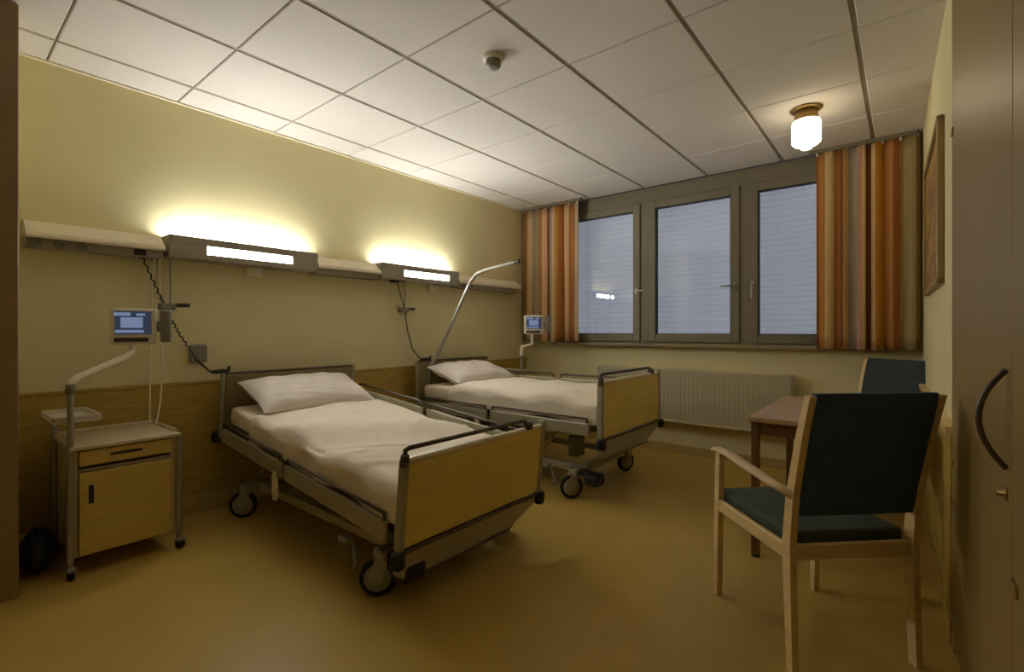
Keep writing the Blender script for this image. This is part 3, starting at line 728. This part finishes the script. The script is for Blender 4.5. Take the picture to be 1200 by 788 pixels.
# ------------------------------------------------------------------ framed picture on the right wall
pc = thing('framed_picture', 'wide brown landscape picture in a wood frame on the right wall', 'picture', (XR(3.48), 3.48, 1.795), RROT)
PW, PH = 0.535, 0.385
b = MB(); 
for a, bb in (((-0.028, -PW, -PH), (0, -PW+0.03, PH)), ((-0.028, PW-0.03, -PH), (0, PW, PH)), ((-0.028, -PW, -PH), (0, PW, -PH+0.03)), ((-0.028, -PW, PH-0.03), (0, PW, PH))): b.box(a, bb, 0.004)
b.build('frame', 'picture_frame', pc)
m = bpy.data.materials.new('painting'); m.use_nodes = True; N = m.node_tree.nodes; L = m.node_tree.links
tc = N.new('ShaderNodeTexCoord'); nz = N.new('ShaderNodeTexNoise'); nz.inputs['Scale'].default_value = 4; mp = N.new('ShaderNodeMapping'); mp.inputs['Scale'].default_value = (1, 1, 3)
rmp = N.new('ShaderNodeValToRGB'); rmp.color_ramp.elements[0].color = lin((128, 88, 46)); rmp.color_ramp.elements[1].color = lin((186, 150, 84)); rmp.color_ramp.elements[0].position = .35; rmp.color_ramp.elements[1].position = .65
L.new(tc.outputs['Object'], mp.inputs[0]); L.new(mp.outputs[0], nz.inputs['Vector']); L.new(nz.outputs['Fac'], rmp.inputs[0]); L.new(rmp.outputs[0], N['Principled BSDF'].inputs['Base Color']); M['painting'] = m
MB().box((-0.014, -PW+0.025, -PH+0.025), (-0.002, PW-0.025, PH-0.025)).build('painting', 'painting', pc)

# ------------------------------------------------------------------ built-in wardrobe at the right
wd = thing('wardrobe', 'tall beige wooden wardrobe with curved metal door handle at the right edge', 'wardrobe', (XR(WARD_Y), WARD_Y-0.017, 0), RROT)
# local: y runs towards the camera as negative values, doors face -X
b = MB(); b.box((-0.016, -0.022, 0.0), (0.58, 0.0, ZC-0.002), 0.002); part_label(b.build('side_panel', 'ward_edge', wd), 'lighter end panel')
b = MB(); b.box((0.004, -3.3, 0.0), (0.02, -0.022, 0.08)); b.box((0.56, -3.3, 0.0), (0.58, -0.022, ZC-0.002)); b.box((0.004, -3.3, ZC-0.03), (0.56, -0.022, ZC-0.002)); b.box((0.02, -1.125, 0.08), (0.56, -1.10, ZC-0.03)); b.build('carcass', 'ward_wood', wd)
DW = 1.085
for k in range(3):
    y1 = -0.026 - k*(DW+0.004); y0 = max(y1-DW, -3.3)
    if k == 2: y0 = -3.29
    dd = MB().box((-0.018, y0, 0.085), (0.003, y1, ZC-0.008), 0.002).build('door', 'ward_wood', wd)
    hy = y0+0.045
    hb = MB(); pts = []
    for i in range(17):
        a = -1+2*i/16; pts.append((-0.018-0.040*(1-a*a)-0.002, hy, 1.015+0.098*a))
    hb.tube(pts, 0.0055, 10); part_label(hb.build('bow_handle', 'bed_metal_dark', dd), 'curved dark metal handle')
    kb = MB(); kb.lathe([(0.013, 0), (0.013, -0.003), (0.006, -0.004), (0.006, -0.016)], (-0.018, hy+0.01, 0.865), 14, 'x'); kb.build('lock', 'brass', dd)
    for z in (0.70, 1.9):
        MB().box((-0.0225, y1-0.05, z), (-0.017, y1-0.008, z+0.025), 0.002).build('hinge', 'brass', dd)

# ------------------------------------------------------------------ table and chairs
tb = thing('table', 'brown wooden rectangular table along the right wall between two chairs', 'table', (-0.29, 3.28, 0))
hx, hy = 0.355, 0.525
MB().box((-hx, -hy, 0.712), (hx, hy, 0.738), 0.005, seg=2).build('table_top', 'table_top', tb)
b = MB()
for s in (-1, 1): b.box((-hx+0.05, s*(hy-0.04)-0.01, 0.645), (hx-0.05, s*(hy-0.04)+0.01, 0.712)); b.box((s*(hx-0.04)-0.01, -hy+0.05, 0.645), (s*(hx-0.04)+0.01, hy-0.05, 0.712))
b.build('apron', 'table_leg', tb)
for sx in (-1, 1):
    for sy in (-1, 1):
        c = MB(); c.box((sx*(hx-0.035)-0.019, sy*(hy-0.035)-0.019, 0.012), (sx*(hx-0.035)+0.019, sy*(hy-0.035)+0.019, 0.712), 0.004)
        lo = c.build('leg', 'table_leg', tb)
        MB().lathe([(0.02, 0), (0.022, 0.004), (0.02, 0.013)], (sx*(hx-0.035), sy*(hy-0.035), 0), 14).build('foot_glide', 'black_rubber', lo)

def chair(label, loc, rz, back_m):
    t = thing('armchair', label, 'chair', loc, rz, 'upholstered wooden armchairs by the table')
    wx = 0.232
    for s in (-1, 1):
        # rear leg continues as the back post
        prof = [(-0.262, 0.0, 0.016), (-0.250, 0.25, 0.019), (-0.243, 0.44, 0.021), (-0.262, 0.62, 0.019), (-0.312, 0.84, 0.016), (-0.352, 0.975, 0.013)]
        vs = []; fs = []
        for yv, z, hw in prof:
            for dx, dy in ((-1, -1), (1, -1), (1, 1), (-1, 1)): vs.append((s*wx+dx*0.0125, yv+dy*hw, z))
        for i in range(len(prof)-1):
            for k in range(4): fs.append([i*4+k, i*4+(k+1) % 4, (i+1)*4+(k+1) % 4, (i+1)*4+k])
        fs += [[3, 2, 1, 0], [len(vs)-4+k for k in range(4)]]
        MB().add(vs, fs).build('rear_leg', 'beech', t)
        prof = [(0.243, 0.0, 0.014), (0.240, 0.30, 0.018), (0.232, 0.50, 0.018), (0.226, 0.645, 0.017)]
        vs = []; fs = []
        for yv, z, hw in prof:
            for dx, dy in ((-1, -1), (1, -1), (1, 1), (-1, 1)): vs.append((s*wx+dx*0.0125, yv+dy*hw, z))
        for i in range(len(prof)-1):
            for k in range(4): fs.append([i*4+k, i*4+(k+1) % 4, (i+1)*4+(k+1) % 4, (i+1)*4+k])
        fs += [[3, 2, 1, 0], [len(vs)-4+k for k in range(4)]]
        MB().add(vs, fs).build('front_leg', 'beech', t)
        # armrest, gently curved
        arm = MB(); prof = [(-0.272, 0.622, 0.014, 0.016), (-0.16, 0.628, 0.020, 0.013), (0.0, 0.645, 0.026, 0.011), (0.14, 0.660, 0.026, 0.011), (0.235, 0.658, 0.022, 0.011), (0.272, 0.648, 0.014, 0.009)]
        vs = []; fs = []
        for yv, z, hw, hh in prof:
            for k in range(8):
                a = 2*math.pi*(k+.5)/8; vs.append((s*(wx+0.006)+hw*1.08*math.cos(a), yv, z+hh*1.08*math.sin(a)))
        n = 8
        for i in range(len(prof)-1):
            for k in range(n): fs.append([i*n+k, i*n+(k+1) % n, (i+1)*n+(k+1) % n, (i+1)*n+k])
        fs += [list(range(n))[::-1], [len(vs)-n+k for k in range(n)]]
        arm.add(vs, fs, True).build('armrest', 'arm_beech', t)
        MB().box((s*wx-0.010, -0.235, 0.385), (s*wx+0.010, 0.225, 0.435), 0.003).build('seat_rail', 'beech', t)
    MB().box((-wx+0.012, -0.256, 0.385), (wx-0.012, -0.236, 0.440), 0.003).build('seat_rail', 'beech', t)
    MB().box((-wx+0.012, 0.220, 0.385), (wx-0.012, 0.240, 0.435), 0.003).build('seat_rail', 'beech', t)
    MB().box((-wx+0.014, -0.232, 0.425), (wx-0.014, 0.262, 0.478), 0.018, seg=3, smooth=True).build('seat', 'seat_fabric', t)
    # backrest cushion between the posts, follows their lean
    vs = []; fs = []; nz_ = 10
    for i in range(nz_+1):
        z = 0.545+(0.982-0.545)*i/nz_
        yv = -0.262-(z-0.62)*0.24 if z > 0.62 else -0.243-(z-0.44)*0.105
        th = 0.017 if 0 < i < nz_ else 0.010
        for dx, dy in ((-1, -1), (-0.5, -1.25), (0, -1.3), (0.5, -1.25), (1, -1), (1, 1), (0.5, 1.2), (0, 1.25), (-0.5, 1.2), (-1, 1)):
            vs.append((dx*(wx-0.014), yv+dy*th, z))
    n = 10
    for i in range(nz_):
        for k in range(n): fs.append([i*n+k, i*n+(k+1) % n, (i+1)*n+(k+1) % n, (i+1)*n+k])
    fs += [list(range(n))[::-1], [len(vs)-n+k for k in range(n)]]
    MB().add(vs, fs, False).build('backrest', back_m, t)
    return t
chair('wooden armchair with dark navy backrest seen from behind, nearest the camera', (-0.317, 2.265, 0), math.atan2(0.344, 0.354), 'back_fabric')
chair('wooden armchair with blue-grey backrest beyond the table below the right curtain', (-0.225, 4.19, 0), math.atan2(0.56, -0.83), 'back_fabric_lit')
